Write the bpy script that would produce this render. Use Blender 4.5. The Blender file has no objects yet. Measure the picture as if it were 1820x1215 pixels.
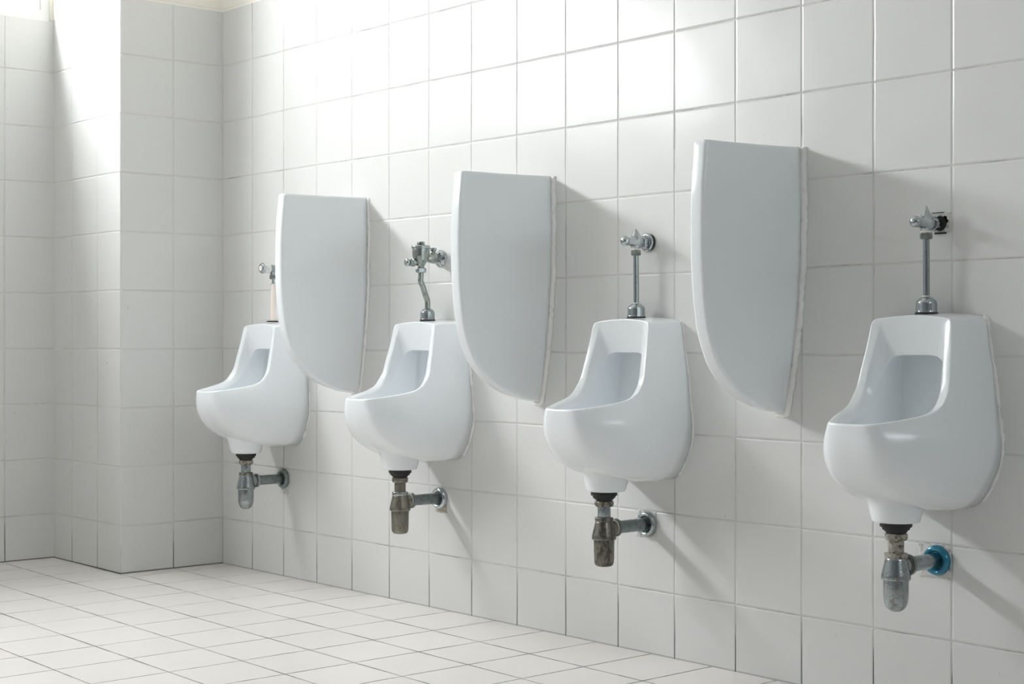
import bpy, bmesh, math, random
from mathutils import Vector, Matrix, noise
random.seed(7)
C = bpy.context.scene.collection
S = 0.2                 # one wall tile is 20 cm; shapes below are written in tiles
ZF = 7.805              # height of the tile datum above the floor, in tiles
def W3(x, y, z): return Vector((x * S, y * S, (z + ZF) * S))

# ------------------------------------------------------------------ materials
def new_mat(name):
    m = bpy.data.materials.new(name); m.use_nodes = True
    nt = m.node_tree; nt.nodes.clear()
    out = nt.nodes.new('ShaderNodeOutputMaterial'); b = nt.nodes.new('ShaderNodeBsdfPrincipled')
    nt.links.new(b.outputs[0], out.inputs[0])
    return m, nt, b
class N:
    """small helper to chain nodes"""
    def __init__(s, nt): s.nt = nt
    def node(s, t, **kw):
        n = s.nt.nodes.new(t)
        for k, v in kw.items(): setattr(n, k, v)
        return n
    def put(s, sock, v):
        if isinstance(v, (int, float, tuple)): sock.default_value = v
        else: s.nt.links.new(v, sock)
    def math(s, op, a, b=0.0, c=0.0):
        n = s.node('ShaderNodeMath', operation=op)
        s.put(n.inputs[0], a); s.put(n.inputs[1], b); s.put(n.inputs[2], c)
        return n.outputs[0]
    def smooth(s, v, a, b, lo=0.0, hi=1.0):
        n = s.node('ShaderNodeMapRange', interpolation_type='SMOOTHSTEP')
        s.put(n.inputs[0], v); s.put(n.inputs[1], a); s.put(n.inputs[2], b); s.put(n.inputs[3], lo); s.put(n.inputs[4], hi)
        return n.outputs[0]
    def noise(s, vec, scale, detail=2.0, rough=0.5, dims='3D'):
        n = s.node('ShaderNodeTexNoise', noise_dimensions=dims)
        if vec is not None: s.put(n.inputs['Vector'], vec)
        n.inputs['Scale'].default_value = scale; n.inputs['Detail'].default_value = detail; n.inputs['Roughness'].default_value = rough
        return n.outputs[0]
    def mix(s, f, a, b):
        n = s.node('ShaderNodeMix', data_type='RGBA')
        s.put(n.inputs[0], f); s.put(n.inputs[6], a); s.put(n.inputs[7], b)
        return n.outputs[2]
    def comb(s, x, y, z=0.0):
        n = s.node('ShaderNodeCombineXYZ'); s.put(n.inputs[0], x); s.put(n.inputs[1], y); s.put(n.inputs[2], z)
        return n.outputs[0]
    def white(s, vec):
        n = s.node('ShaderNodeTexWhiteNoise', noise_dimensions='3D'); s.put(n.inputs[0], vec); return n.outputs[0], n.outputs[1]
    def bump(s, h, dist, strength=1.0, normal=None):
        n = s.node('ShaderNodeBump'); n.inputs['Distance'].default_value = dist; n.inputs['Strength'].default_value = strength
        s.put(n.inputs['Height'], h)
        if normal is not None: s.put(n.inputs['Normal'], normal)
        return n.outputs[0]

TILE = (0.715, 0.715, 0.702, 1)
PAINT = (0.86, 0.845, 0.77, 1)
def tile_mat(name, axis, off, floor=False, clean=0.0):
    m, nt, b = new_mat(name); k = N(nt)
    geo = k.node('ShaderNodeNewGeometry'); sep = k.node('ShaderNodeSeparateXYZ')
    nt.links.new(geo.outputs['Position'], sep.inputs[0])
    X = k.math('DIVIDE', sep.outputs[0], S); Y = k.math('DIVIDE', sep.outputs[1], S)
    Z = k.math('SUBTRACT', k.math('DIVIDE', sep.outputs[2], S), ZF)
    pos = geo.outputs['Position']
    if floor:
        u = k.math('DIVIDE', k.math('SUBTRACT', k.math('ADD', X, k.math('MULTIPLY', k.math('ADD', Y, 3.0), 0.0135)), 4.49), 1.0225)
        v = k.math('DIVIDE', k.math('ADD', k.math('ADD', Y, k.math('MULTIPLY', k.math('SUBTRACT', X, 6.57), 0.0195)), 1.10), 1.008)
    else:
        u = k.math('ADD', X if axis == 'X' else Y, off); v = Z
    def cell(t):
        f = k.math('SUBTRACT', t, k.math('FLOOR', k.math('ADD', t, 0.5)))
        return k.math('ABSOLUTE', f), f
    # slightly wandering joints
    wob = k.math('MULTIPLY', k.math('SUBTRACT', k.noise(pos, 9.0, 2), 0.5), 0.012)
    du, _ = cell(k.math('ADD', u, wob)); dv, _ = cell(k.math('ADD', v, wob))
    if floor: dv = k.math('MAXIMUM', dv, k.smooth(Y, -0.40, -0.35, 0.0, 0.5))      # no joint under the wall edge
    d = k.math('MINIMUM', du, dv)
    iu = k.math('FLOOR', u); iv = k.math('FLOOR', v)
    fu = k.math('SUBTRACT', u, iu); fv = k.math('SUBTRACT', v, iv)
    r1, rc = k.white(k.comb(iu, iv, 3.0 if floor else 1.0))
    sc = k.node('ShaderNodeSeparateXYZ'); nt.links.new(rc, sc.inputs[0])
    gw = 0.013 if floor else 0.009
    joint = k.smooth(d, gw * 0.55, gw * 1.25, 1.0, 0.0)
    if not floor: joint = k.math('MAXIMUM', joint, k.smooth(v, -7.792, -7.783, 1.0 if clean else 0.45, 0.0))
    # grout: pale with grime running along the joints
    n1 = k.noise(pos, 6.5, 4, 0.6); n2 = k.noise(pos, 60.0, 3, 0.6)
    if floor:
        grime = k.smooth(k.math('ADD', n1, k.math('MULTIPLY', n2, 0.25)), 0.5, 0.78)
        gcol = k.mix(grime, (0.27, 0.265, 0.25, 1), (0.04, 0.047, 0.05, 1))
        base = k.mix(r1, (0.765, 0.735, 0.71, 1), (0.79, 0.76, 0.735, 1))
        rough = 0.24
    else:
        low = k.math('ADD', k.smooth(v, -7.75, -6.9, 0.55, 0.0), k.smooth(v, -7.79, -7.78, 0.35 if clean else 0.0, 0.0))
        isv = k.smooth(k.math('SUBTRACT', du, dv), -0.01, 0.01, 1.0, 0.0)
        grime = k.smooth(k.math('ADD', k.math('ADD', n1, k.math('MULTIPLY', n2, 0.2)), k.math('MULTIPLY', low, 1.0)), 0.55 + clean, 1.0 + clean)
        gcol = k.mix(grime, (0.61, 0.605, 0.59, 1) if not clean else (0.64, 0.635, 0.62, 1), (0.13, 0.135, 0.13, 1))
        base = k.mix(r1, tuple(c * 0.985 for c in TILE[:3]) + (1,), TILE)
        rough = 0.235
    # faint wipe marks and specks
    mark = k.smooth(k.noise(pos, 3.2, 5, 0.62), 0.5, 0.8, 0.0, 0.06)
    base = k.mix(mark, base, (0.60, 0.60, 0.585, 1))
    speck = k.smooth(k.noise(pos, 75.0, 1, 0.4), 0.80, 0.84, 0.0, 0.5)
    base = k.mix(speck, base, (0.25, 0.26, 0.25, 1))
    col = k.mix(joint, base, gcol)
    edge = k.smooth(d, gw * 0.4, gw * 2.6)
    tilt = k.math('ADD', k.math('MULTIPLY', k.math('SUBTRACT', sc.outputs[0], 0.5), fu), k.math('MULTIPLY', k.math('SUBTRACT', sc.outputs[1], 0.5), fv))
    nb = k.bump(tilt, 0.0018 if not floor else 0.0010)
    nb = k.bump(k.noise(pos, 5.0, 1, 0.4), 0.0025 if not floor else 0.0012, 1.0, nb)
    nb = k.bump(k.noise(pos, 230.0 if not floor else 120.0, 2, 0.5), 0.00012 if not floor else 0.00006, 1.0, nb)
    nb = k.bump(edge, 0.0011 if not floor else 0.0006, 1.0, nb)
    rr = k.math('ADD', k.math('MULTIPLY', joint, 0.5), rough)
    if not floor:
        paint = k.smooth(v, 1.962, 1.972)
        pc = k.mix(k.smooth(k.noise(pos, 14.0, 4, 0.6), 0.4, 0.8, 0, 0.15), PAINT, (0.78, 0.75, 0.66, 1))
        col = k.mix(paint, col, pc)
        rr = k.math('ADD', k.math('MULTIPLY', paint, 0.35), rr)
    k.put(b.inputs['Base Color'], col); k.put(b.inputs['Roughness'], rr); k.put(b.inputs['Normal'], nb)
    b.inputs['Specular IOR Level'].default_value = 0.36
    return m

def plain(name, col, rough, metal=0.0, coat=0.0, bump=None, vary=None, spec=0.5):
    m, nt, b = new_mat(name); k = N(nt)
    tc = k.node('ShaderNodeTexCoord').outputs['Object']
    c = tuple(col) + (1,)
    if vary:
        f = k.smooth(k.noise(tc, vary[0], 4, 0.6), vary[2], vary[3])
        k.put(b.inputs['Base Color'], k.mix(f, c, tuple(vary[1]) + (1,)))
    else: b.inputs['Base Color'].default_value = c
    b.inputs['Roughness'].default_value = rough; b.inputs['Metallic'].default_value = metal
    b.inputs['Coat Weight'].default_value = coat; b.inputs['Coat Roughness'].default_value = 0.06
    b.inputs['Specular IOR Level'].default_value = spec
    if bump: k.put(b.inputs['Normal'], k.bump(k.noise(tc, bump[0], 3, 0.55), bump[1]))
    return m

def worn_metal(name, col, dirt, rough, amount, scale=60.0, speck=None):
    """plated metal with patches of grime that are dull and not metallic"""
    m, nt, b = new_mat(name); k = N(nt)
    tc = k.node('ShaderNodeTexCoord').outputs['Object']
    mp = k.node('ShaderNodeMapping'); nt.links.new(tc, mp.inputs[0]); mp.inputs['Scale'].default_value = (1, 1, 0.45)   # grime runs down
    f = k.smooth(k.noise(mp.outputs[0], scale, 5, 0.65), 0.62 - amount * 0.4, 0.80 - amount * 0.35)
    g = k.smooth(k.noise(tc, scale * 5, 3, 0.6), 0.35, 0.7, 0.75, 1.0)
    f = k.math('MULTIPLY', f, g)
    c = k.mix(f, tuple(col) + (1,), tuple(dirt) + (1,))
    if speck:
        s = k.smooth(k.noise(tc, 420.0, 2, 0.5), 0.62, 0.67)
        c = k.mix(s, c, tuple(speck) + (1,)); f = k.math('MAXIMUM', f, s)
    k.put(b.inputs['Base Color'], c)
    k.put(b.inputs['Metallic'], k.math('SUBTRACT', 1.0, k.math('MULTIPLY', f, 0.55)))
    k.put(b.inputs['Roughness'], k.math('ADD', k.math('MULTIPLY', f, 0.16), rough))
    k.put(b.inputs['Normal'], k.bump(k.noise(tc, scale * 4, 3, 0.6), 0.00012))
    return m

M = {}
M['wall'] = tile_mat('wall_tile_x', 'X', 0.0)
M['pillar_front'] = tile_mat('wall_tile_pillar_front', 'Y', 0.97, clean=0.1)
M['pillar_side'] = tile_mat('wall_tile_pillar_side', 'X', 0.88, clean=0.08)
M['far'] = tile_mat('wall_tile_far', 'Y', 2.884, clean=0.06)
M['floor'] = tile_mat('floor_tile', 'X', 0.0, floor=True)
M['paint'] = plain('cream_paint', PAINT[:3], 0.6, bump=(40, 0.0004))
M['ceiling'] = plain('ceiling_paint', (0.86, 0.85, 0.82), 0.7, bump=(40, 0.0004))
M['ceramic'] = plain('white_vitreous_china', (0.82, 0.85, 0.87), 0.20, coat=0.0, bump=(14, 0.0006))
M['grey_wall'] = plain('grey_painted_wall', (0.30, 0.31, 0.32), 0.5, bump=(40, 0.0004))
M['frame'] = plain('white_window_frame', (0.82, 0.83, 0.83), 0.35)
M['sealant'] = plain('aged_white_sealant', (0.86, 0.85, 0.83), 0.55, bump=(160, 0.0008), vary=(45, (0.60, 0.575, 0.54), 0.55, 0.85))
M['mortar'] = plain('rough_mortar', (0.66, 0.655, 0.63), 0.85, bump=(130, 0.006), vary=(75, (0.33, 0.30, 0.26), 0.52, 0.70))
M['mortar_tan'] = plain('tan_mortar', (0.55, 0.51, 0.42), 0.85, bump=(110, 0.003), vary=(60, (0.3, 0.27, 0.21), 0.5, 0.7))
M['hole'] = plain('dark_gap', (0.03, 0.03, 0.03), 0.9)
M['chrome'] = worn_metal('chrome', (0.47, 0.51, 0.53), (0.24, 0.25, 0.25), 0.08, 0.08, 50)
M['chrome_dull'] = worn_metal('dull_chrome', (0.37, 0.41, 0.42), (0.20, 0.21, 0.21), 0.20, 0.25, 60)
M['chrome_green'] = worn_metal('tarnished_green_chrome', (0.33, 0.37, 0.35), (0.16, 0.185, 0.16), 0.22, 0.32, 90)
M['galvanised'] = worn_metal('galvanised_pipe', (0.25, 0.29, 0.29), (0.14, 0.165, 0.16), 0.32, 0.35, 80)
M['nut_dull'] = worn_metal('dull_nut', (0.25, 0.27, 0.265), (0.15, 0.15, 0.13), 0.35, 0.5, 80)
M['trap_chrome'] = worn_metal('spotted_chrome_trap', (0.37, 0.41, 0.42), (0.20, 0.165, 0.12), 0.20, 0.24, 90, speck=(0.13, 0.09, 0.06))
M['trap_chrome_far'] = worn_metal('grey_chrome_trap', (0.34, 0.37, 0.375), (0.20, 0.19, 0.165), 0.26, 0.15, 80)
M['trap_brass'] = worn_metal('olive_tarnished_brass', (0.25, 0.24, 0.20), (0.13, 0.122, 0.095), 0.30, 0.40, 110)
M['trap_brown'] = worn_metal('brown_tarnished_brass', (0.23, 0.215, 0.19), (0.055, 0.048, 0.035), 0.28, 0.52, 95)
M['grime_nut'] = worn_metal('crusted_nut', (0.30, 0.28, 0.24), (0.08, 0.072, 0.055), 0.45, 0.55, 120)
M['crust'] = plain('crusted_pale_fitting', (0.36, 0.335, 0.285), 0.7, bump=(150, 0.002), vary=(120, (0.10, 0.088, 0.065), 0.46, 0.62))
M['rubber'] = plain('black_rubber', (0.022, 0.022, 0.022), 0.6, bump=(120, 0.001), vary=(70, (0.09, 0.085, 0.075), 0.58, 0.8))
M['tape'] = plain('white_thread_tape', (0.80, 0.77, 0.70), 0.6, bump=(200, 0.001))
M['washer'] = plain('pale_fibre_washer', (0.66, 0.63, 0.55), 0.6)
M['blue'] = plain('blue_enamelled_flange', (0.018, 0.19, 0.30), 0.14, metal=0.35, coat=0.4)
M['clear_plastic'] = plain('clear_grey_plastic', (0.72, 0.73, 0.72), 0.12, coat=0.3)
M['peach'] = plain('pale_peach_hose', (0.87, 0.79, 0.73), 0.4)
M['stripe'] = plain('salmon_stripe', (0.82, 0.42, 0.32), 0.45)
g, nt, b = new_mat('window_glass')
k = N(nt); nt.nodes.remove(b)
tr = k.node('ShaderNodeBsdfTransparent'); gl = k.node('ShaderNodeBsdfGlossy'); gl.inputs['Roughness'].default_value = 0.02
fr = k.node('ShaderNodeFresnel'); fr.inputs[0].default_value = 1.45; mx = k.node('ShaderNodeMixShader')
ge = k.node('ShaderNodeNewGeometry'); k.put(mx.inputs[0], k.math('MULTIPLY', fr.outputs[0], k.math('SUBTRACT', 1.0, ge.outputs['Backfacing']))); nt.links.new(tr.outputs[0], mx.inputs[1]); nt.links.new(gl.outputs[0], mx.inputs[2])
nt.links.new(mx.outputs[0], nt.nodes['Material Output'].inputs[0]); M['glass'] = g
tg = g.copy(); tg.name = 'tinted_fill_glass'; M['tinted_fill_glass'] = tg
for n_ in tg.node_tree.nodes:
    if n_.type == 'BSDF_TRANSPARENT': n_.inputs[0].default_value = (0.48, 0.50, 0.51, 1)      # dims the added fill window; both faces tint the light

# ------------------------------------------------------------------ object helpers
def link(name, bm, mat, parent=None, smooth=True, loc=None):
    bmesh.ops.recalc_face_normals(bm, faces=bm.faces[:])
    me = bpy.data.meshes.new(name); bm.to_mesh(me); bm.free()
    for mm in (mat if isinstance(mat, (list, tuple)) else [mat]): me.materials.append(M[mm])
    if smooth: me.polygons.foreach_set('use_smooth', [True] * len(me.polygons))
    o = bpy.data.objects.new(name, me); C.objects.link(o)
    if parent: o.parent = parent
    if loc is not None: o.location = loc
    return o
def thing(name, label, cat, loc, group=None):
    o = bpy.data.objects.new(name, None); C.objects.link(o); o.empty_display_size = 0.05
    o.location = loc; o['label'] = label; o['category'] = cat
    if group: o['group'] = group
    return o
def structure(name, bm, mat, parent=None, smooth=False):
    o = link(name, bm, mat, parent, smooth); o['kind'] = 'structure'; return o
def box(bm, a, b_, mi=0):
    """axis-aligned box between two tile-space corners (world)"""
    a = W3(*a); b_ = W3(*b_)
    vs = [bm.verts.new((x, y, z)) for x in (a.x, b_.x) for y in (a.y, b_.y) for z in (a.z, b_.z)]
    for q in ((0, 1, 3, 2), (4, 6, 7, 5), (0, 4, 5, 1), (2, 3, 7, 6), (0, 2, 6, 4), (1, 5, 7, 3)):
        f = bm.faces.new([vs[i] for i in q]); f.material_index = mi
    return vs
def T(x, y, z): return Vector((x, y, z)) * S
def lathe(bm, prof, o, d, seg=40, close=True, phase=0.0, wob=0.0):
    """profile of (radius, height) pairs in tiles turned about an axis through o along d"""
    d = Vector(d).normalized(); o = Vector(o)
    u = d.orthogonal().normalized(); v = d.cross(u)
    rings = []
    for r, h in prof:
        ring = []
        for i in range(seg):
            a = phase + 2 * math.pi * i / seg
            p = o + d * h + (u * math.cos(a) + v * math.sin(a)) * r
            if wob: p += (u * math.cos(a) + v * math.sin(a)) * wob * noise.noise(p * 30)
            ring.append(bm.verts.new(p * S))
        rings.append(ring)
    for a, b_ in zip(rings[:-1], rings[1:]):
        for i in range(seg):
            bm.faces.new((a[i], a[(i + 1) % seg], b_[(i + 1) % seg], b_[i]))
    if close:
        bm.faces.new(rings[0]); bm.faces.new(rings[-1])
def soft(prof, r=0.006):
    """knock the corners of a lathe profile so edges catch light"""
    out = [prof[0]]
    for a, p, c in zip(prof[:-2], prof[1:-1], prof[2:]):
        va = Vector((a[0] - p[0], a[1] - p[1])); vc = Vector((c[0] - p[0], c[1] - p[1]))
        if va.length < 1e-6 or vc.length < 1e-6 or abs(va.angle(vc) - math.pi) < 0.12: out.append(p); continue
        la = min(r, va.length * 0.45); lc = min(r, vc.length * 0.45)
        A = Vector(p) + va.normalized() * la; B = Vector(p) + vc.normalized() * lc; P = Vector(p)
        for t in (0, 0.33, 0.67, 1): 
            q = A * (1 - t) ** 2 + P * 2 * t * (1 - t) + B * t * t; out.append((q.x, q.y))
    out.append(prof[-1]); return out
def turned(name, prof, o, d, mat, parent, seg=40, r=0.006, wob=0.0):
    bm = bmesh.new(); pr = [(0.001, prof[0][1])] + list(prof) + [(0.001, prof[-1][1])]
    lathe(bm, soft(pr, r), o, d, seg, True, 0.0, wob)
    return link(name, bm, mat, parent)
def hexnut(name, rad, h0, h1, o, d, mat, parent, phase=0.2):
    bm = bmesh.new(); c = (h1 - h0) * 0.13
    lathe(bm, [(rad * 0.86, h0), (rad, h0 + c), (rad, h1 - c), (rad * 0.86, h1)], o, d, 6, True, phase)
    bmesh.ops.bevel(bm, geom=[e for e in bm.edges], offset=0.006 * S, segments=2, affect='EDGES', profile=0.5)
    return link(name, bm, mat, parent, smooth=False)
def tube(name, pts, rad, mat, parent, seg=24, steps=10):
    """round pipe along a smooth path through pts (tiles)"""
    P = [Vector(p) for p in pts]; path = []
    for i in range(len(P) - 1):
        p0 = P[max(i - 1, 0)]; p1 = P[i]; p2 = P[i + 1]; p3 = P[min(i + 2, len(P) - 1)]
        for s in range(steps):
            t = s / steps
            path.append(0.5 * ((2 * p1) + (p2 - p0) * t + (2 * p0 - 5 * p1 + 4 * p2 - p3) * t * t + (3 * p1 - p0 - 3 * p2 + p3) * t ** 3))
    path.append(P[-1])
    bm = bmesh.new(); rings = []; u = None
    for i, p in enumerate(path):
        d = (path[min(i + 1, len(path) - 1)] - path[max(i - 1, 0)]).normalized()
        u = d.orthogonal().normalized() if u is None else (u - d * u.dot(d)).normalized()
        v = d.cross(u); r = rad(i / (len(path) - 1)) if callable(rad) else rad
        rings.append([bm.verts.new((p + (u * math.cos(2 * math.pi * j / seg) + v * math.sin(2 * math.pi * j / seg)) * r) * S) for j in range(seg)])
    for a, b_ in zip(rings[:-1], rings[1:]):
        for j in range(seg): bm.faces.new((a[j], a[(j + 1) % seg], b_[(j + 1) % seg], b_[j]))
    bm.faces.new(rings[0]); bm.faces.new(rings[-1])
    return link(name, bm, mat, parent)

# ------------------------------------------------------------------ the room
XF, XB, YL, ZC = -2.64, 34.0, -18.0, 6.0
WY0, WY1, WZ0, WZ1 = -15.6, -2.03, 1.935, 3.85        # window band in the far wall
bm = bmesh.new(); box(bm, (XF - 1, 0, -ZF), (XB + 1, 1, ZC)); wall_right = structure('wall_right', bm, 'wall')
bm = bmesh.new(); box(bm, (XF - 1, YL - 1, -ZF - 1), (XB + 1, 1, -ZF)); structure('floor', bm, 'floor')
bm = bmesh.new(); box(bm, (XF - 1, YL - 1, ZC), (XB + 1, 1, ZC + 1)); structure('ceiling', bm, 'ceiling')
bm = bmesh.new()
box(bm, (XF - 0.34, YL, -ZF), (XF, 0, WZ0)); box(bm, (XF - 0.34, YL, WZ1), (XF, 0, ZC))
box(bm, (XF - 0.34, YL, WZ0), (XF, WY0, WZ1)); box(bm, (XF - 0.34, WY1, WZ0), (XF, 0, WZ1))
structure('wall_back', bm, 'far')
bm = bmesh.new(); box(bm, (XF - 1, YL - 1, -ZF), (XB + 1, YL, ZC)); structure('wall_left', bm, 'grey_wall')
# wall behind the camera, its opening added to let fill light onto right-facing sides
VY0, VY1 = -7.6, -1.2
bm = bmesh.new()
box(bm, (XB, YL, -ZF), (XB + 0.34, 0, WZ0)); box(bm, (XB, YL, WZ1), (XB + 0.34, 0, ZC))
box(bm, (XB, YL, WZ0), (XB + 0.34, VY0, WZ1)); box(bm, (XB, VY1, WZ0), (XB + 0.34, 0, WZ1))
structure('wall_front', bm, 'grey_wall')
# pillar standing out from the far wall in the corner
bm = bmesh.new()
box(bm, (XF, -1.965, -ZF), (0, 0, ZC))
for f in bm.faces:
    f.normal_update()
    f.material_index = 1 if abs(f.normal.y) > 0.5 else 0
bmesh.ops.bevel(bm, geom=[e for e in bm.edges if all(abs(v.co.x) < 1e-4 and v.co.y < -0.3 for v in e.verts)], offset=0.0025, segments=3, affect='EDGES')
structure('wall_pillar', bm, ['pillar_front', 'pillar_side'])

def window(name, x, inward, y0, y1, z0, z1, npanes, glass='glass'):
    """white framed strip window set in the wall; inward is +1 or -1"""
    s = inward
    xa, xb = x - s * 0.30, x - s * 0.03
    lo, hi = min(xa, xb), max(xa, xb)
    bm = bmesh.new(); fw = 0.2
    box(bm, (lo, y0, z0), (hi, y1, z0 + fw)); box(bm, (lo, y0, z1 - fw), (hi, y1, z1))
    box(bm, (lo, y0, z0 + fw), (hi, y0 + 0.16, z1 - fw)); box(bm, (lo, y1 - 0.16, z0 + fw), (hi, y1, z1 - fw))
    pw = (y1 - y0 - 0.32) / npanes
    for i in range(1, npanes):
        yc = y0 + 0.16 + i * pw
        box(bm, (lo, yc - 0.09, z0 + fw), (hi, yc + 0.09, z1 - fw))
    fr = structure(name, bm, 'frame')
    for i in range(npanes):
        a = y0 + 0.16 + i * pw + (0.09 if i else 0); b_ = y0 + 0.16 + (i + 1) * pw - (0.09 if i < npanes - 1 else 0)
        xm = x - s * 0.14
        bm = bmesh.new()      # the sash of each light, then its pane
        t = 0.14
        box(bm, (xm - 0.08, a, z0 + fw), (xm + 0.08, b_, z0 + fw + t)); box(bm, (xm - 0.08, a, z1 - fw - t), (xm + 0.08, b_, z1 - fw))
        box(bm, (xm - 0.08, a, z0 + fw + t), (xm + 0.08, a + t, z1 - fw - t)); box(bm, (xm - 0.08, b_ - t, z0 + fw + t), (xm + 0.08, b_, z1 - fw - t))
        sa = structure('window_sash', bm, 'frame', fr)
        bm = bmesh.new(); box(bm, (xm - 0.015, a + t, z0 + fw + t), (xm + 0.015, b_ - t, z1 - fw - t))
        structure('window_pane', bm, glass, sa)
    # daylight enters here: a portal guides the sky light through the opening
    L = bpy.data.lights.new(name + '_daylight', 'AREA'); L.shape = 'RECTANGLE'
    L.size = (z1 - z0) * S; L.size_y = (y1 - y0) * S
    L.cycles.is_portal = True
    lo_ = bpy.data.objects.new(name + '_daylight', L); C.objects.link(lo_)
    lo_.location = W3(x - s * 0.02, (y0 + y1) / 2, (z0 + z1) / 2)
    lo_.rotation_euler = Vector((s, 0, 0)).to_track_quat('-Z', 'Y').to_euler()
    # size runs along local X; put local X on world Z
    rot = Matrix(((0, 0, -s), (0, -s * -1 * 1.0, 0), (1, 0, 0)))
    zc = Vector((-s, 0, 0)); xc = Vector((0, 0, 1)); yc = zc.cross(xc)
    lo_.rotation_euler = Matrix((xc, yc, zc)).transposed().to_euler()
window('window_1', XF, 1, WY0, WY1, WZ0, WZ1, 5)
window('fill_window', XB, -1, VY0, VY1, WZ0, WZ1, 2, 'tinted_fill_glass')  # added out of view as fill light for the faces turned this way

# ------------------------------------------------------------------ urinal
R_ = [(0, -.455, -3.575), (.25, -.465, -3.587), (.445, -.482, -3.612), (.490, -.497, -3.655), (.508, -.523, -3.79), (.53, -.56, -3.97),
      (.552, -.605, -4.15), (.566, -.65, -4.32), (.57, -.72, -4.43), (.562, -.79, -4.5), (.535, -.94, -4.56), (.45, -1.19, -4.61),
      (.33, -1.42, -4.645), (.275, -1.495, -4.655), (.20, -1.53, -4.662), (.1, -1.54, -4.665), (0, -1.54, -4.665)]
W_ = [(0, 0, -3.545), (.28, 0, -3.555), (.52, 0, -3.585), (.590, 0, -3.64), (.612, 0, -3.8), (.64, 0, -3.97), (.67, 0, -4.15), (.70, 0, -4.35),
      (.73, 0, -4.6), (.752, 0, -4.77), (.765, 0, -4.92), (.73, 0, -5.15), (.62, 0, -5.38), (.52, 0, -5.51), (.40, 0, -5.575), (.2, 0, -5.605), (0, 0, -5.605)]
I_ = [(0, -.452, -3.615), (.22, -.46, -3.63), (.355, -.472, -3.66), (.392, -.485, -3.71), (.408, -.515, -3.83), (.427, -.55, -3.98),
      (.447, -.595, -4.15), (.460, -.64, -4.33), (.462, -.705, -4.46), (.455, -.79, -4.54), (.43, -.93, -4.595), (.355, -1.15, -4.635),
      (.265, -1.33, -4.663), (.215, -1.39, -4.672), (.155, -1.42, -4.677), (.08, -1.43, -4.68), (0, -1.43, -4.68)]
O_ = [(0, -.40, -3.985), (.13, -.40, -3.985), (.215, -.40, -3.99), (.292, -.405, -4.018), (.348, -.42, -4.085), (.381, -.46, -4.20),
      (.395, -.50, -4.28), (.40, -.56, -4.40), (.405, -.66, -4.52), (.40, -.77, -4.59), (.378, -.90, -4.64), (.31, -1.11, -4.68),
      (.235, -1.27, -4.71), (.19, -1.33, -4.72), (.14, -1.36, -4.725), (.07, -1.37, -4.73), (0, -1.37, -4.73)]
B_ = [(0, -.14, -4.0), (.15, -.14, -4.0), (.27, -.14, -4.005), (.32, -.14, -4.03), (.345, -.14, -4.12), (.355, -.14, -4.25), (.36, -.14, -4.4),
      (.36, -.14, -4.55), (.355, -.14, -4.7), (.34, -.14, -4.83), (.31, -.14, -4.95), (.26, -.14, -5.04), (.2, -.14, -5.08), (.15, -.14, -5.09),
      (.1, -.14, -5.1), (.05, -.14, -5.1), (0, -.14, -5.1)]
BETA = [0, 0, 0, 0, 0, 0, 0, .3, .6, .85, 1, 1, 1, 1, 1, 1, 1]
def spline(keys, t):
    """Catmull-Rom through the keys, mirrored at the ends"""
    i = min(int(t), len(keys) - 2); f = t - i
    g = lambda j: Vector(keys[j]) if 0 <= j < len(keys) else Vector((-keys[-j if j < 0 else 2 * (len(keys) - 1) - j][0],) + tuple(keys[-j if j < 0 else 2 * (len(keys) - 1) - j][1:]))
    p0, p1, p2, p3 = g(i - 1), g(i), g(i + 1), g(i + 2)
    return 0.5 * ((2 * p1) + (p2 - p0) * f + (2 * p0 - 5 * p1 + 4 * p2 - p3) * f * f + (3 * p1 - p0 - 3 * p2 + p3) * f ** 3)
def lerp1(keys, t):
    i = min(int(t), len(keys) - 2); f = t - i; return keys[i] * (1 - f) + keys[i + 1] * f
def corner(pa, p, pb, rad, n):
    va = pa - p; vb = pb - p
    A = p + va.normalized() * min(rad, va.length * 0.48); B = p + vb.normalized() * min(rad, vb.length * 0.48)
    return [A * (1 - t) ** 2 + p * 2 * t * (1 - t) + B * t * t for t in [i / n for i in range(n + 1)]]
def urinal_column(t):
    R, Wl, I, O, B = (spline(q, t) for q in (R_, W_, I_, O_, B_)); be = lerp1(BETA, t)
    pts = []; n = 16; outer = []
    for i in range(n + 1):
        a = i / n; th = a * math.pi / 2
        c = (1 - be) * (1 - a) + be * abs(math.cos(th)) ** 0.8; s = (1 - be) * a + be * math.sin(th) ** 0.8
        if i == 0: c, s = 1, 0
        if i == n: c, s = 0, 1
        outer.append(Vector((R.x + (Wl.x - R.x) * c, Wl.y + (R.y - Wl.y) * s, R.z + (Wl.z - R.z) * c)))
    inner = []; m = 10
    for i in range(m + 1):
        th = (1 - i / m) * math.pi / 2
        s = math.sin(th) ** 0.8 if i < m else 0.0; c = abs(math.cos(th)) ** 0.8 if i else 0.0
        inner.append(Vector((B.x + (O.x - B.x) * s, B.y + (O.y - B.y) * s, O.z + (B.z - O.z) * c)))
    pts += outer[:-1]
    pts[-1] = outer[-2] * 0.55 + R * 0.45 if (outer[-2] - R).length < 0.05 else outer[-2]
    pts += corner(pts[-1], R, I, 0.034, 5)
    pts += corner(R, I, O, 0.03, 4)
    pts += corner(I, O, inner[1], 0.03, 4)
    pts += inner[1:]
    return pts
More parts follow.
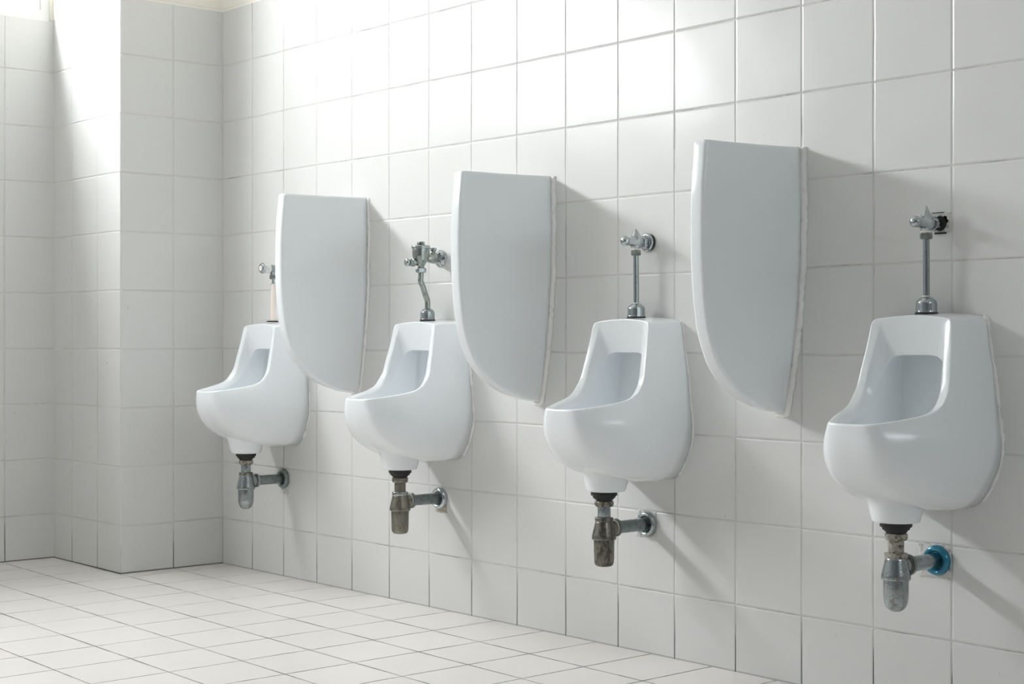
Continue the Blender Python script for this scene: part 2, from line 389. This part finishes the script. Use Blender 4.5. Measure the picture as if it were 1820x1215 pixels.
def urinal_mesh(seed):
    bm = bmesh.new(); nk = 80; cols = []
    ts = [16 * i / nk for i in range(nk + 1)]
    half = [urinal_column(t) for t in ts]
    cols = half + [[Vector((-p.x, p.y, p.z)) for p in c] for c in half[-2:0:-1]]
    off = Vector((0, -0.004, ZB))
    V = [[bm.verts.new(T(*(p + off))) for p in c] for c in cols]
    n = len(V); r = len(V[0])
    for i in range(n):
        a, b_ = V[i], V[(i + 1) % n]
        for j in range(r - 1): bm.faces.new((a[j], b_[j], b_[j + 1], a[j + 1]))
    bm.faces.new([V[i][0] for i in range(n)]); bm.faces.new([V[i][-1] for i in range(n)])
    # drain outlet swelling out of the underside
    lathe(bm, [(.40, .05), (.335, -.03), (.302, -.075), (.286, -.115), (.276, -.16), (.263, -.22), (.25, -.27), (.243, -.29), (.225, -.298), (.1, -.298)],
          (0, -.745, -5.405 + ZB), (0, 0, 1), 48)
    return bm
def bead(path, rad, seed, flat=0.9, amp=0.5):
    """lumpy strip of filler along a path lying on the wall"""
    rng = random.Random(seed); bm = bmesh.new(); rings = []
    for i, p in enumerate(path):
        d = (path[min(i + 1, len(path) - 1)] - path[max(i - 1, 0)]).normalized()
        nrm = Vector((0, -1, 0)); sd = d.cross(nrm).normalized()
        r = rad * (1 + amp * noise.noise(Vector((p.x * 9 + seed, p.z * 9, seed * 3.1)))) 
        w = rad * (0.35 if flat > 0.6 else 0.12) * noise.noise(Vector((p.x * 21, p.z * 21, seed * 1.7)))
        ring = []
        for a in (0, 0.25, 0.5, 0.75, 1.0):
            an = math.pi * a
            ring.append(bm.verts.new(T(*(p + sd * (math.cos(an) * r + w) + nrm * (math.sin(an) * r * flat - 0.003)))))
        rings.append(ring)
    for a, b_ in zip(rings[:-1], rings[1:]):
        for j in range(4): bm.faces.new((a[j], a[j + 1], b_[j + 1], b_[j]))
        bm.faces.new((a[4], a[0], b_[0], b_[4]))
    bm.faces.new(rings[0]); bm.faces.new(rings[-1])
    return bm
ZB = 5.71      # the outlet rim is the lowest point of a urinal, in tiles below the datum
ub = urinal_mesh(0); proto_body = bpy.data.meshes.new('body')
bmesh.ops.recalc_face_normals(ub, faces=ub.faces[:]); ub.to_mesh(proto_body); ub.free()
proto_body.materials.append(M['ceramic']); proto_body.polygons.foreach_set('use_smooth', [True] * len(proto_body.polygons))
CX = [2.03, 6.28, 10.54, 14.83]
ULAB = ['white wall-hung ceramic urinal in the corner beside the tiled pillar',
        'white wall-hung ceramic urinal under the tarnished flush valve with S-bent pipe',
        'white wall-hung ceramic urinal with brown tarnished drain trap hanging below it',
        'large nearest white wall-hung ceramic urinal above the blue drain flange']
for i, cx in enumerate(CX):
    u = thing('urinal', ULAB[i], 'urinal', W3(cx, 0, -ZB), 'row of wall-hung urinals')
    o = bpy.data.objects.new('basin_body', proto_body); C.objects.link(o); o.parent = u
    # filler between the china and the tiles, following the back outline
    path = []
    t0, t1 = (2.2, 12.9) if i != 0 else (8.6, 12.5)
    for sgn in (1,):
        for j in range(121):
            p = spline(W_, t0 + (t1 - t0) * j / 120); path.append(Vector((p.x + 0.006, 0, p.z + ZB)))
    link('sealant_bead', bead(path, 0.022 if i != 2 else 0.015, i + 2, amp=0.9), 'sealant', u)['label'] = 'cracked beige sealant along the back edge'

# ------------------------------------------------------------------ dividers
YF = [(-1.62, -1.385), (-1.8, -1.40), (-2.1, -1.43), (-2.4, -1.442), (-2.85, -1.442), (-3.25, -1.418), (-3.55, -1.378), (-3.74, -1.34), (-3.95, -1.26),
      (-4.126, -1.165), (-4.32, -.98), (-4.495, -.72), (-4.617, -.40), (-4.66, -.2), (-4.685, 0.0)]
HW = [(-1.62, .31), (-2.3, .325), (-3.0, .312), (-3.6, .26), (-4.1, .19), (-4.4, .135), (-4.685, .075)]
def interp(tab, z):
    tab = sorted(tab)
    for a, b_ in zip(tab[:-1], tab[1:]):
        if z <= b_[0]: return a[1] + (b_[1] - a[1]) * (z - a[0]) / (b_[0] - a[0])
    return tab[-1][1]
ZD = 4.685
def divider_mesh():
    bm = bmesh.new()
    # outline points of the free edge, top front to bottom back, evenly spaced by key
    key = [Vector((0, y, z)) for z, y in YF]; out = []
    ns = 90
    for i in range(ns + 1):
        t = i / ns * (len(key) - 1); j = min(int(t), len(key) - 2); f = t - j
        p0, p1, p2, p3 = key[max(j - 1, 0)], key[j], key[j + 1], key[min(j + 2, len(key) - 1)]
        out.append(0.5 * ((2 * p1) + (p2 - p0) * f + (2 * p0 - 5 * p1 + 4 * p2 - p3) * f * f + (3 * p1 - p0 - 3 * p2 + p3) * f ** 3))
    rows = []
    for i, p in enumerate(out):
        d = (out[min(i + 1, ns)] - out[max(i - 1, 0)]).normalized(); nrm = Vector((0, d.z, -d.y))
        if nrm.y > 0: nrm = -nrm
        if i == 0: nrm = Vector((0, -1, 0))
        hw = interp(HW, p.z); hf = min(0.104, hw * 0.98)
        r = min(0.048, hf * 0.62, max(0.02, -p.y * 0.5)); q = p - nrm * r       # start of the rounded edge
        if q.y > -0.004: q.y = -0.004
        row = []; nc = 18
        for c in range(nc + 1):
            v = c / nc; y = q.y * v; z = p.z + (q.z - p.z) * v
            h = hf + (hw - hf) * (1 - min(1, -y / 1.38)) ** 1.9 if hw > hf else hf
            row.append((h, y, z))
        he = row[-1][0]
        for c in range(1, 7):
            a = c / 6 * math.pi / 2
            e = q + nrm * (r * math.sin(a)); row.append((he - r + r * math.cos(a), min(e.y, -0.002), e.z))
        rows.append(row)
    # a softened top edge
    tops = []
    for k_, (dz, ins) in enumerate(((0.0, .03), (-.009, .009), (-.03, 0.0))):
        tops.append([(max(h - ins, 0.004), y * (1 - ins * 0.5), -1.62 + dz) for h, y, z in rows[0]])
    rows = tops + rows[1:]
    rows = [r for n_, r in enumerate(rows) if n_ < 3 or r[0][2] < -1.655]
    VV = []
    for row in rows:
        a = [bm.verts.new(T(h, y - .003, z + ZD)) for h, y, z in row]; b_ = [bm.verts.new(T(-h, y - .003, z + ZD)) for h, y, z in row]
        VV.append((a, b_))
    for (a, b_), (c, d) in zip(VV[:-1], VV[1:]):
        for j in range(len(a) - 1):
            bm.faces.new((a[j], a[j + 1], c[j + 1], c[j])); bm.faces.new((b_[j], d[j], d[j + 1], b_[j + 1]))
        bm.faces.new((a[-1], b_[-1], d[-1], c[-1])); bm.faces.new((a[0], c[0], d[0], b_[0]))
    for (a, b_), fl in ((VV[0], 0), (VV[-1], 1)):
        for j in range(len(a) - 1):
            bm.faces.new((a[j], b_[j], b_[j + 1], a[j + 1]))
    bmesh.ops.remove_doubles(bm, verts=bm.verts[:], dist=1e-5)
    return bm
db = divider_mesh(); proto_div = bpy.data.meshes.new('panel')
bmesh.ops.recalc_face_normals(db, faces=db.faces[:]); db.to_mesh(proto_div); db.free()
proto_div.materials.append(M['ceramic']); proto_div.polygons.foreach_set('use_smooth', [True] * len(proto_div.polygons))
DX = [4.12, 8.42, 12.69]
DLAB = ['white ceramic privacy divider beside the clear plastic valve knob, first from the tiled pillar',
        'white ceramic privacy divider right of the S-bent flush pipe, middle of the three',
        'largest nearest white ceramic privacy divider, third from the tiled pillar']
for i, dx in enumerate(DX):
    d = thing('urinal_divider', DLAB[i], 'divider', W3(dx, 0, -ZD), 'row of ceramic urinal dividers')
    o = bpy.data.objects.new('divider_panel', proto_div); C.objects.link(o); o.parent = d
    path = []
    for j in range(141):
        z = -1.63 - (4.68 - 1.63) * j / 140
        path.append(Vector((interp(HW, z) + 0.026, 0, z + ZD)))
    e = path[-1]
    for j in range(1, 9): path.append(Vector((e.x - 0.018 * j, 0, e.z - 0.015 * (1 - (j / 8 - .4) ** 2) - .004)))
    link('sealant_bead', bead(path, (0.034, 0.048, 0.05)[i], i + 11, flat=0.75, amp=0.22), 'sealant', d)['label'] = 'wide lumpy white sealant along the wall edge'

# ------------------------------------------------------------------ bottle traps
def trap(i, cx, cy, m, label):
    zb = -6.64
    t = thing('bottle_trap', label, 'drain trap', W3(cx, 0, zb), 'bottle traps under the urinals')
    Z = lambda z: z - zb
    o = (0, cy, 0); up = (0, 0, 1)
    w = m.get('wob', 0)
    g = link_gasket = turned('rubber_gasket', [(.160, Z(-5.709)), (.164, Z(-5.72)), (.162, Z(-5.752)), (.141, Z(-5.755)), (.139, Z(-5.782)), (.121, Z(-5.785)), (.117, Z(-5.802)), (.102, Z(-5.804)), (.100, Z(-5.835))], o, up, 'rubber', t, r=.003, wob=.010)
    g['label'] = 'black crusted rubber gasket'
    turned('compression_nut', [(.112, Z(-5.822)), (.117, Z(-5.832)), (.117, Z(-5.868)), (.104, Z(-5.89)), (.088, Z(-5.893))], o, up, m['nut'], t, wob=m.get('nw', .004))
    turned('tail_pipe', [(.082, Z(-5.87)), (.080, Z(-6.06))], o, up, m['tail'], t)
    turned('collar', [(.110, Z(-6.022)), (.116, Z(-6.03)), (.116, Z(-6.062)), (.108, Z(-6.078))], o, up, m['collar'], t, wob=m.get('nw', .003))
    turned('trap_body', [(.106, Z(-6.07)), (.112, Z(-6.085)), (.126, Z(-6.15)), (.140, Z(-6.21)), (.150, Z(-6.25)), (.152, Z(-6.285)), (.146, Z(-6.298)), (.12, Z(-6.30))], o, up, m['body'], t)
    if m.get('flat'):
        cup = [(.130, Z(-6.29)), (.128, Z(-6.36)), (.123, Z(-6.55)), (.118, Z(-6.595)), (.100, Z(-6.622)), (.06, Z(-6.632))]
    else:
        cup = [(.130, Z(-6.29)), (.129, Z(-6.42)), (.127, Z(-6.49)), (.117, Z(-6.545)), (.094, Z(-6.59)), (.060, Z(-6.618)), (.025, Z(-6.628))]
    turned('trap_cup', cup, o, up, m['cup'], t, r=.012)
    # sideways outlet to the wall
    za = Z(-6.165)
    turned('outlet_boss', [(.085, 0.03), (.088, .155), (.084, .17)], (0, cy, za), (0, 1, 0), m['body'], t)
    turned('union_washer', [(.096, .163), (.096, .178)], (0, cy, za), (0, 1, 0), m.get('washer', 'washer'), t)
    turned('union_nut', [(.108, .177), (.113, .186), (.113, .215), (.102, .228), (.09, .23)], (0, cy, za), (0, 1, 0), m['union'], t)
    turned('outlet_pipe', [(.080, .2), (.081, -cy - .012)], (0, cy, za), (0, 1, 0), m['pipe'], t)
    if m.get('ribs'):
        for q in (.13, .165): turned('pipe_ring', [(.084, q), (.088, q + .012), (.084, q + .024)], (0, 0, za), (0, -1, 0), m['pipe'], t)
    fl = turned('wall_flange', [(.158, .004), (.163, .015), (.158, .05), (.145, .072), (.125, .08), (.105, .068), (.092, .05), (.084, .045)], (0, 0, za), (0, -1, 0), m['flange'], t, seg=56, r=.01)
    if m['flange'] == 'blue': fl['label'] = 'shiny blue wall flange'
    return t
trap(0, CX[0], -.745, dict(nut='crust', tail='chrome_dull', collar='grime_nut', body='trap_chrome_far', cup='trap_chrome_far', union='trap_chrome_far', pipe='galvanised', flange='galvanised', washer='nut_dull'),
     'dull grey metal drain trap under the urinal beside the pillar')
trap(1, CX[1], -.745, dict(nut='trap_brass', tail='trap_brass', collar='chrome_dull', body='trap_brass', cup='trap_brass', union='galvanised', pipe='galvanised', flange='chrome', flat=True),
     'olive tarnished brass drain trap with flat-ended cup, second from the pillar')
trap(2, CX[2], -.775, dict(nut='grime_nut', tail='chrome_dull', collar='trap_brown', body='trap_brown', cup='trap_brown', union='nut_dull', pipe='galvanised', flange='chrome_dull', flat=True, ribs=True),
     'dark brown corroded brass drain trap with bright tail pipe')
trap(3, CX[3], -.745, dict(nut='crust', tail='crust', collar='crust', body='trap_chrome', cup='trap_chrome', union='nut_dull', pipe='chrome_dull', flange='blue', nw=.012, washer='grime_nut'),
     'rust-spotted chrome drain trap with a blue wall flange')

# ------------------------------------------------------------------ flush valves
def spud(t, Z, cy, mat='chrome', r=.112):
    turned('spud_cover', [(r, Z(-3.545)), (r * 1.02, Z(-3.538)), (r * .99, Z(-3.53)), (r * .98, Z(-3.445)), (r * .93, Z(-3.425)), (.075, Z(-3.397)), (.052, Z(-3.382)), (.045, Z(-3.38))], (0, cy, 0), (0, 0, 1), mat, t)
    turned('rubber_gasket', [(r * 1.06, Z(-3.566)), (r * 1.08, Z(-3.556)), (r * 1.04, Z(-3.543))], (0, cy, 0), (0, 0, 1), 'rubber', t)['label'] = 'thin black gasket'
def angle_valve(i, cx, label, flange):
    zb = -3.566; Z = lambda z: z - zb
    t = thing('flush_valve', label, 'flush valve', W3(cx, -.215, zb), 'flush valves above the urinals')
    zv = Z(-2.605); up = (0, 0, 1); yw = .215
    bm = bmesh.new()
    lathe(bm, [(.03, -.17), (.046, -.155), (.054, -.12), (.068, -.06), (.086, 0), (.080, .045), (.062, .08), (.05, .11), (.05, .14)], (0, -.0, zv), (0, 1, 0), 32)
    lathe(bm, [(.058, -.085), (.062, -.07), (.068, -.04), (.08, 0), (.078, .03), (.066, .065), (.047, .10), (.028, .14), (.010, .165 if flange else .185)], (0, -.005, zv), up, 32)
    b_ = link('valve_body', bm, 'chrome', t)
    rm = b_.modifiers.new('blend', 'REMESH'); rm.mode = 'VOXEL'; rm.voxel_size = 0.0011; rm.use_smooth_shade = True
    sm = b_.modifiers.new('soften', 'SMOOTH'); sm.iterations = 6; sm.factor = 0.5
    turned('button_stem', [(.042, .08), (.046, .115), (.046, .15), (.038, .17)], (0, 0, zv + .004), (0, -1, 0), 'chrome_dull', t)
    turned('push_button', [(.04, .15), (.054, .16), (.062, .182), (.062, .205), (.053, .23), (.032, .246), (.01, .25)], (0, 0, zv + .006), (0, -1, 0), 'chrome', t, r=.01)
    hexnut('wall_nut', .078, .095, .165, (0, 0, zv), (0, 1, 0), 'chrome', t, .35)
    if flange:
        turned('wall_flange', [(.10, .163), (.112, .172), (.116, .19), (.116, .21)], (0, 0, zv), (0, 1, 0), 'chrome', t)
        turned('flange_gap', [(.108, .196), (.108, .2125)], (.026, 0, zv), (0, 1, 0), 'hole', t)['label'] = 'dark gap behind the flange'
    else:
        turned('threaded_nipple', [(.05, .15), (.05, .212)], (0, 0, zv), (0, 1, 0), 'chrome_dull', t)
    turned('thread_tape', [(.053, Z(-2.712)), (.056, Z(-2.706)), (.055, Z(-2.684)), (.05, Z(-2.68))], (0, -.005, 0), up, 'tape', t, wob=.006)['label'] = 'white thread tape'
    hexnut('hex_nut', .071, Z(-2.775), Z(-2.708), (0, -.005, 0), up, 'nut_dull', t, .5)
    tube('supply_pipe', [(0, -.005, Z(-2.76)), (0, -.002, Z(-3.0)), (0, 0, Z(-3.2)), (0, 0, Z(-3.40))], .035, 'chrome_dull', t)
    turned('pipe_tape', [(.036, Z(-3.388)), (.039, Z(-3.378)), (.037, Z(-3.366))], (0, 0, 0), up, 'tape', t, wob=.008)
    spud(t, Z, 0)
    return t
angle_valve(2, CX[2], 'chrome push-button flush valve with round wall flange and straight grey pipe', True)
angle_valve(3, CX[3], 'chrome push-button flush valve with pointed top set in a broken wall tile', False)

def cup_valve(cx, label):
    zb = -3.566; Z = lambda z: z - zb; up = (0, 0, 1)
    t = thing('flush_valve', label, 'flush valve', W3(cx, -.245, zb), 'flush valves above the urinals')
    yb = -.122; g = 'chrome_green'
    turned('valve_cup', [(.05, Z(-2.80)), (.05, Z(-2.765)), (.075, Z(-2.725)), (.108, Z(-2.675)), (.124, Z(-2.62)), (.128, Z(-2.56)), (.128, Z(-2.50))], (0, yb, 0), up, g, t)
    turned('cup_lid', [(.132, Z(-2.512)), (.138, Z(-2.505)), (.138, Z(-2.48)), (.128, Z(-2.464)), (.06, Z(-2.456))], (0, yb, 0), up, 'chrome_dull', t)
    hexnut('lid_bolt', .058, Z(-2.458), Z(-2.41), (0, yb, 0), up, g, t, .1)
    hexnut('hex_nut', .082, Z(-2.862), Z(-2.79), (0, yb, 0), up, 'chrome_dull', t, .3)
    zk = Z(-2.715)
    turned('button_collar', [(.04, .03), (.046, .11), (.062, .115), (.062, .15), (.05, .153), (.05, .168), (.055, .17), (.055, .195), (.03, .198), (.03, .225)], (0, yb, zk), (-.12, -1, 0), g, t, r=.004)
    turned('push_button', [(.03, .215), (.058, .225), (.060, .24), (.048, .258), (.02, .266)], (0, yb, zk), (-.12, -1, 0), 'chrome', t)
    za = Z(-2.645)
    turned('stop_valve', [(.045, .1), (.062, .14), (.076, .2), (.08, .25), (.062, .29), (.056, .335)], (0, yb, za), (0, 1, 0), g, t, r=.015)
    turned('stop_riser', [(.066, -.02), (.062, .06), (.048, .085), (.034, .09), (.034, .12)], (0, yb + .23, za), up, g, t)
    hexnut('stop_cap', .048, .108, .155, (0, yb + .23, za), up, 'chrome_dull', t, .0)
    turned('wall_flange', [(.128, .004), (.13, .015), (.10, .05), (.065, .07), (.06, .072)], (0, .245, za), (0, -1, 0), 'chrome', t, seg=56)
    turned('flange_shadow_ring', [(.062, .071), (.062, .085)], (0, .245, za), (0, -1, 0), 'rubber', t)  # black ring built in as the shade at the flange mouth
    tube('supply_pipe', [(0, yb, Z(-2.82)), (0, yb, Z(-2.90)), (0, yb - .004, Z(-2.98)), (0, yb + .035, Z(-3.06)), (0, -.04, Z(-3.18)), (0, -.006, Z(-3.26)), (0, 0, Z(-3.32)), (0, 0, Z(-3.42))], .041, g, t)
    spud(t, Z, 0, 'chrome_dull', .108)
    return t
cup_valve(CX[1], 'tarnished cup-shaped metal flush valve with an S-bent pipe down to its urinal')

def tap_valve(cx, label):
    zb = -3.55; Z = lambda z: z - zb; up = (0, 0, 1)
    t = thing('flush_valve', label, 'flush valve', W3(cx, -.235, zb), 'flush valves above the urinals')
    zk = Z(-2.655)
    turned('valve_body', [(.045, -.02), (.055, .0), (.06, .07), (.05, .1), (.045, .23)], (0, 0, zk), (0, 1, 0), 'chrome', t)
    turned('valve_neck', [(.06, -.03), (.064, .0), (.064, .05), (.055, .07)], (0, 0, zk), (0, -1, 0), 'chrome_dull', t)
    turned('knob_sleeve', [(.074, .055), (.076, .07), (.080, .16), (.078, .172)], (0, 0, zk), (0, -1, 0), 'clear_plastic', t, seg=16)['label'] = 'translucent ribbed plastic sleeve'
    turned('knob_cap', [(.080, .168), (.088, .178), (.088, .20), (.076, .222), (.048, .228)], (0, 0, zk), (0, -1, 0), 'chrome', t)
    turned('knob_badge', [(.045, .225), (.044, .232), (.03, .234)], (0, 0, zk), (0, -1, 0), 'peach', t)['label'] = 'pale round button on the knob'
    hexnut('hex_nut', .05, Z(-2.83), Z(-2.765), (0, 0, 0), up, 'nut_dull', t, .2)
    turned('outlet_stub', [(.04, Z(-2.77)), (.04, Z(-2.70))], (0, 0, 0), up, 'chrome_dull', t)
    turned('hose_barb', [(.028, Z(-2.93)), (.034, Z(-2.925)), (.034, Z(-2.91)), (.024, Z(-2.905)), (.024, Z(-2.82))], (.025, 0, 0), up, 'chrome_dull', t)
    tube('hose', [(.035, 0, Z(-2.915)), (.035, -.005, Z(-3.2)), (.035, -.005, Z(-3.53))], lambda f: .033 + .018 * f, 'peach', t)['label'] = 'pale peach hose'
    bm = bmesh.new(); rows = []
    for j in range(21):
        f = j / 20; z = Z(-2.925) - (.60) * f; r = (.033 + .018 * f) + .0015
        a0 = math.radians(240); ring = []
        for a in (-.28, 0, .28):
            ring.append(bm.verts.new(T(.035 + math.cos(a0 + a) * r, -.005 * min(1, f * 2) + math.sin(a0 + a) * r, z)))
        rows.append(ring)
    for a, b_ in zip(rows[:-1], rows[1:]):
        for q in range(2): bm.faces.new((a[q], a[q + 1], b_[q + 1], b_[q]))
    o = link('hose_stripe', bm, 'stripe', t); so = o.modifiers.new('thick', 'SOLIDIFY'); so.thickness = 0.0004; o['label'] = 'thin salmon stripe down the hose'
    turned('gasket_disc', [(.096, Z(-3.546)), (.099, Z(-3.54)), (.096, Z(-3.526))], (0, 0, 0), up, 'rubber', t)['label'] = 'dark gasket disc'
    return t
tap_valve(CX[0], 'chrome tap valve with clear plastic knob and pale peach hose')

# ------------------------------------------------------------------ patched wall around the pipes
def patch(x0, x1, z0, z1, mat, seed, thick=0.022, name='mortar_patch'):
    """rough filler pad on the wall with a broken outline"""
    bm = bmesh.new(); nx = 26; nz = 26; g_ = []
    for i in range(nx + 1):
        col = []
        for j in range(nz + 1):
            a = i / nx; c = j / nz
            x = x0 + (x1 - x0) * a; z = z0 + (z1 - z0) * c
            e = min(a, 1 - a, c, 1 - c)
            jx = 0.03 * noise.noise(Vector((x * 12, z * 12, seed))) * (1 if e < 0.02 else 0)
            jz = 0.03 * noise.noise(Vector((x * 12, z * 12, seed + 5))) * (1 if e < 0.02 else 0)
            h = thick * min(1, e * 9) * (0.75 + 0.6 * noise.noise(Vector((x * 16, z * 16, seed + 9)))) + 0.002 if e > 1e-6 else -0.004
            col.append(bm.verts.new(W3(x + jx, -h, z + jz)))
        g_.append(col)
    for i in range(nx):
        for j in range(nz): bm.faces.new((g_[i][j], g_[i + 1][j], g_[i + 1][j + 1], g_[i][j + 1]))
    o = structure(name, bm, mat, wall_right, smooth=True)
    return o
patch(14.585, 14.99, -6.37, -5.99, 'mortar', 1)
patch(10.32, 10.70, -6.35, -5.99, 'mortar', 2, 0.016)
patch(6.15, 6.43, -6.385, -6.16, 'mortar_tan', 3, 0.012)
patch(14.735, 15.0, -2.70, -2.487, 'mortar', 4, 0.010)
patch(1.90, 2.16, -6.43, -6.08, 'mortar', 8, 0.010)
bm = bmesh.new()      # broken gap around the pipe, with cracked tile edges above and below
lathe(bm, [(.080, 0), (.079, .018), (.02, .019)], (14.858, 0, -2.602 + ZF), (0, -1, 0), 48)
box(bm, (14.79, -.016, -2.712), (14.93, .004, -2.697)); box(bm, (14.75, -.006, -2.489), (14.90, .004, -2.482))
for q in range(7):
    a = random.uniform(.2, 1.3); x = 14.86 + math.cos(a) * .085; z = -2.60 + math.sin(a) * .085; w_ = random.uniform(.008, .018)
    box(bm, (x - w_, -.017, z - w_), (x + w_, .002, z + w_))
structure('pipe_hole', bm, 'hole', wall_right)

# ------------------------------------------------------------------ sky light, camera, colour
w = bpy.data.worlds.new('daylight'); bpy.context.scene.world = w; w.use_nodes = True
nt = w.node_tree; bg = nt.nodes['Background']
tc = nt.nodes.new('ShaderNodeTexCoord'); sp = nt.nodes.new('ShaderNodeSeparateXYZ'); mr = nt.nodes.new('ShaderNodeMapRange'); mr.interpolation_type = 'SMOOTHSTEP'
nt.links.new(tc.outputs['Generated'], sp.inputs[0]); nt.links.new(sp.outputs[2], mr.inputs[0])
mr.inputs[1].default_value = -0.15; mr.inputs[2].default_value = 0.1; mr.inputs[3].default_value = 0.6; mr.inputs[4].default_value = 1.0
ml = nt.nodes.new('ShaderNodeMath'); ml.operation = 'MULTIPLY'; ml.inputs[1].default_value = 77.5
up = nt.nodes.new('ShaderNodeMapRange'); nt.links.new(sp.outputs[2], up.inputs[0])      # the overcast sky is brighter overhead
up.inputs[1].default_value = 0.0; up.inputs[2].default_value = 0.7; up.inputs[3].default_value = 0.95; up.inputs[4].default_value = 1.15
mu = nt.nodes.new('ShaderNodeMath'); mu.operation = 'MULTIPLY'; nt.links.new(mr.outputs[0], mu.inputs[0]); nt.links.new(up.outputs[0], mu.inputs[1])
nt.links.new(mu.outputs[0], ml.inputs[0]); nt.links.new(ml.outputs[0], bg.inputs[1])
bg.inputs[0].default_value = (0.96, 0.985, 1.0, 1)

cam = bpy.data.cameras.new('camera'); co = bpy.data.objects.new('camera', cam); C.objects.link(co)
co.location = W3(24.5542730, -14.2937196, -3.81523334)
yaw, pit = -0.861827656, -0.00235882843
co.rotation_euler = Vector((math.sin(yaw) * math.cos(pit), math.cos(yaw) * math.cos(pit), math.sin(pit))).to_track_quat('-Z', 'Y').to_euler()
cam.sensor_width = 36.0; cam.lens = 2798.43746 / 1820 * 36.0; cam.clip_start = 0.05; cam.clip_end = 100
sc = bpy.context.scene; sc.camera = co
vs = sc.view_settings; vs.view_transform = 'Standard'; vs.look = 'None'; vs.gamma = 1.0; vs.use_curve_mapping = False
vs.exposure = 0.0
cy = sc.cycles; cy.use_denoising = True; cy.max_bounces = 14; cy.diffuse_bounces = 10; cy.glossy_bounces = 6; cy.transparent_max_bounces = 16
cy.sample_clamp_indirect = 8.0
try: cy.denoiser = 'OPENIMAGEDENOISE'
except Exception: pass
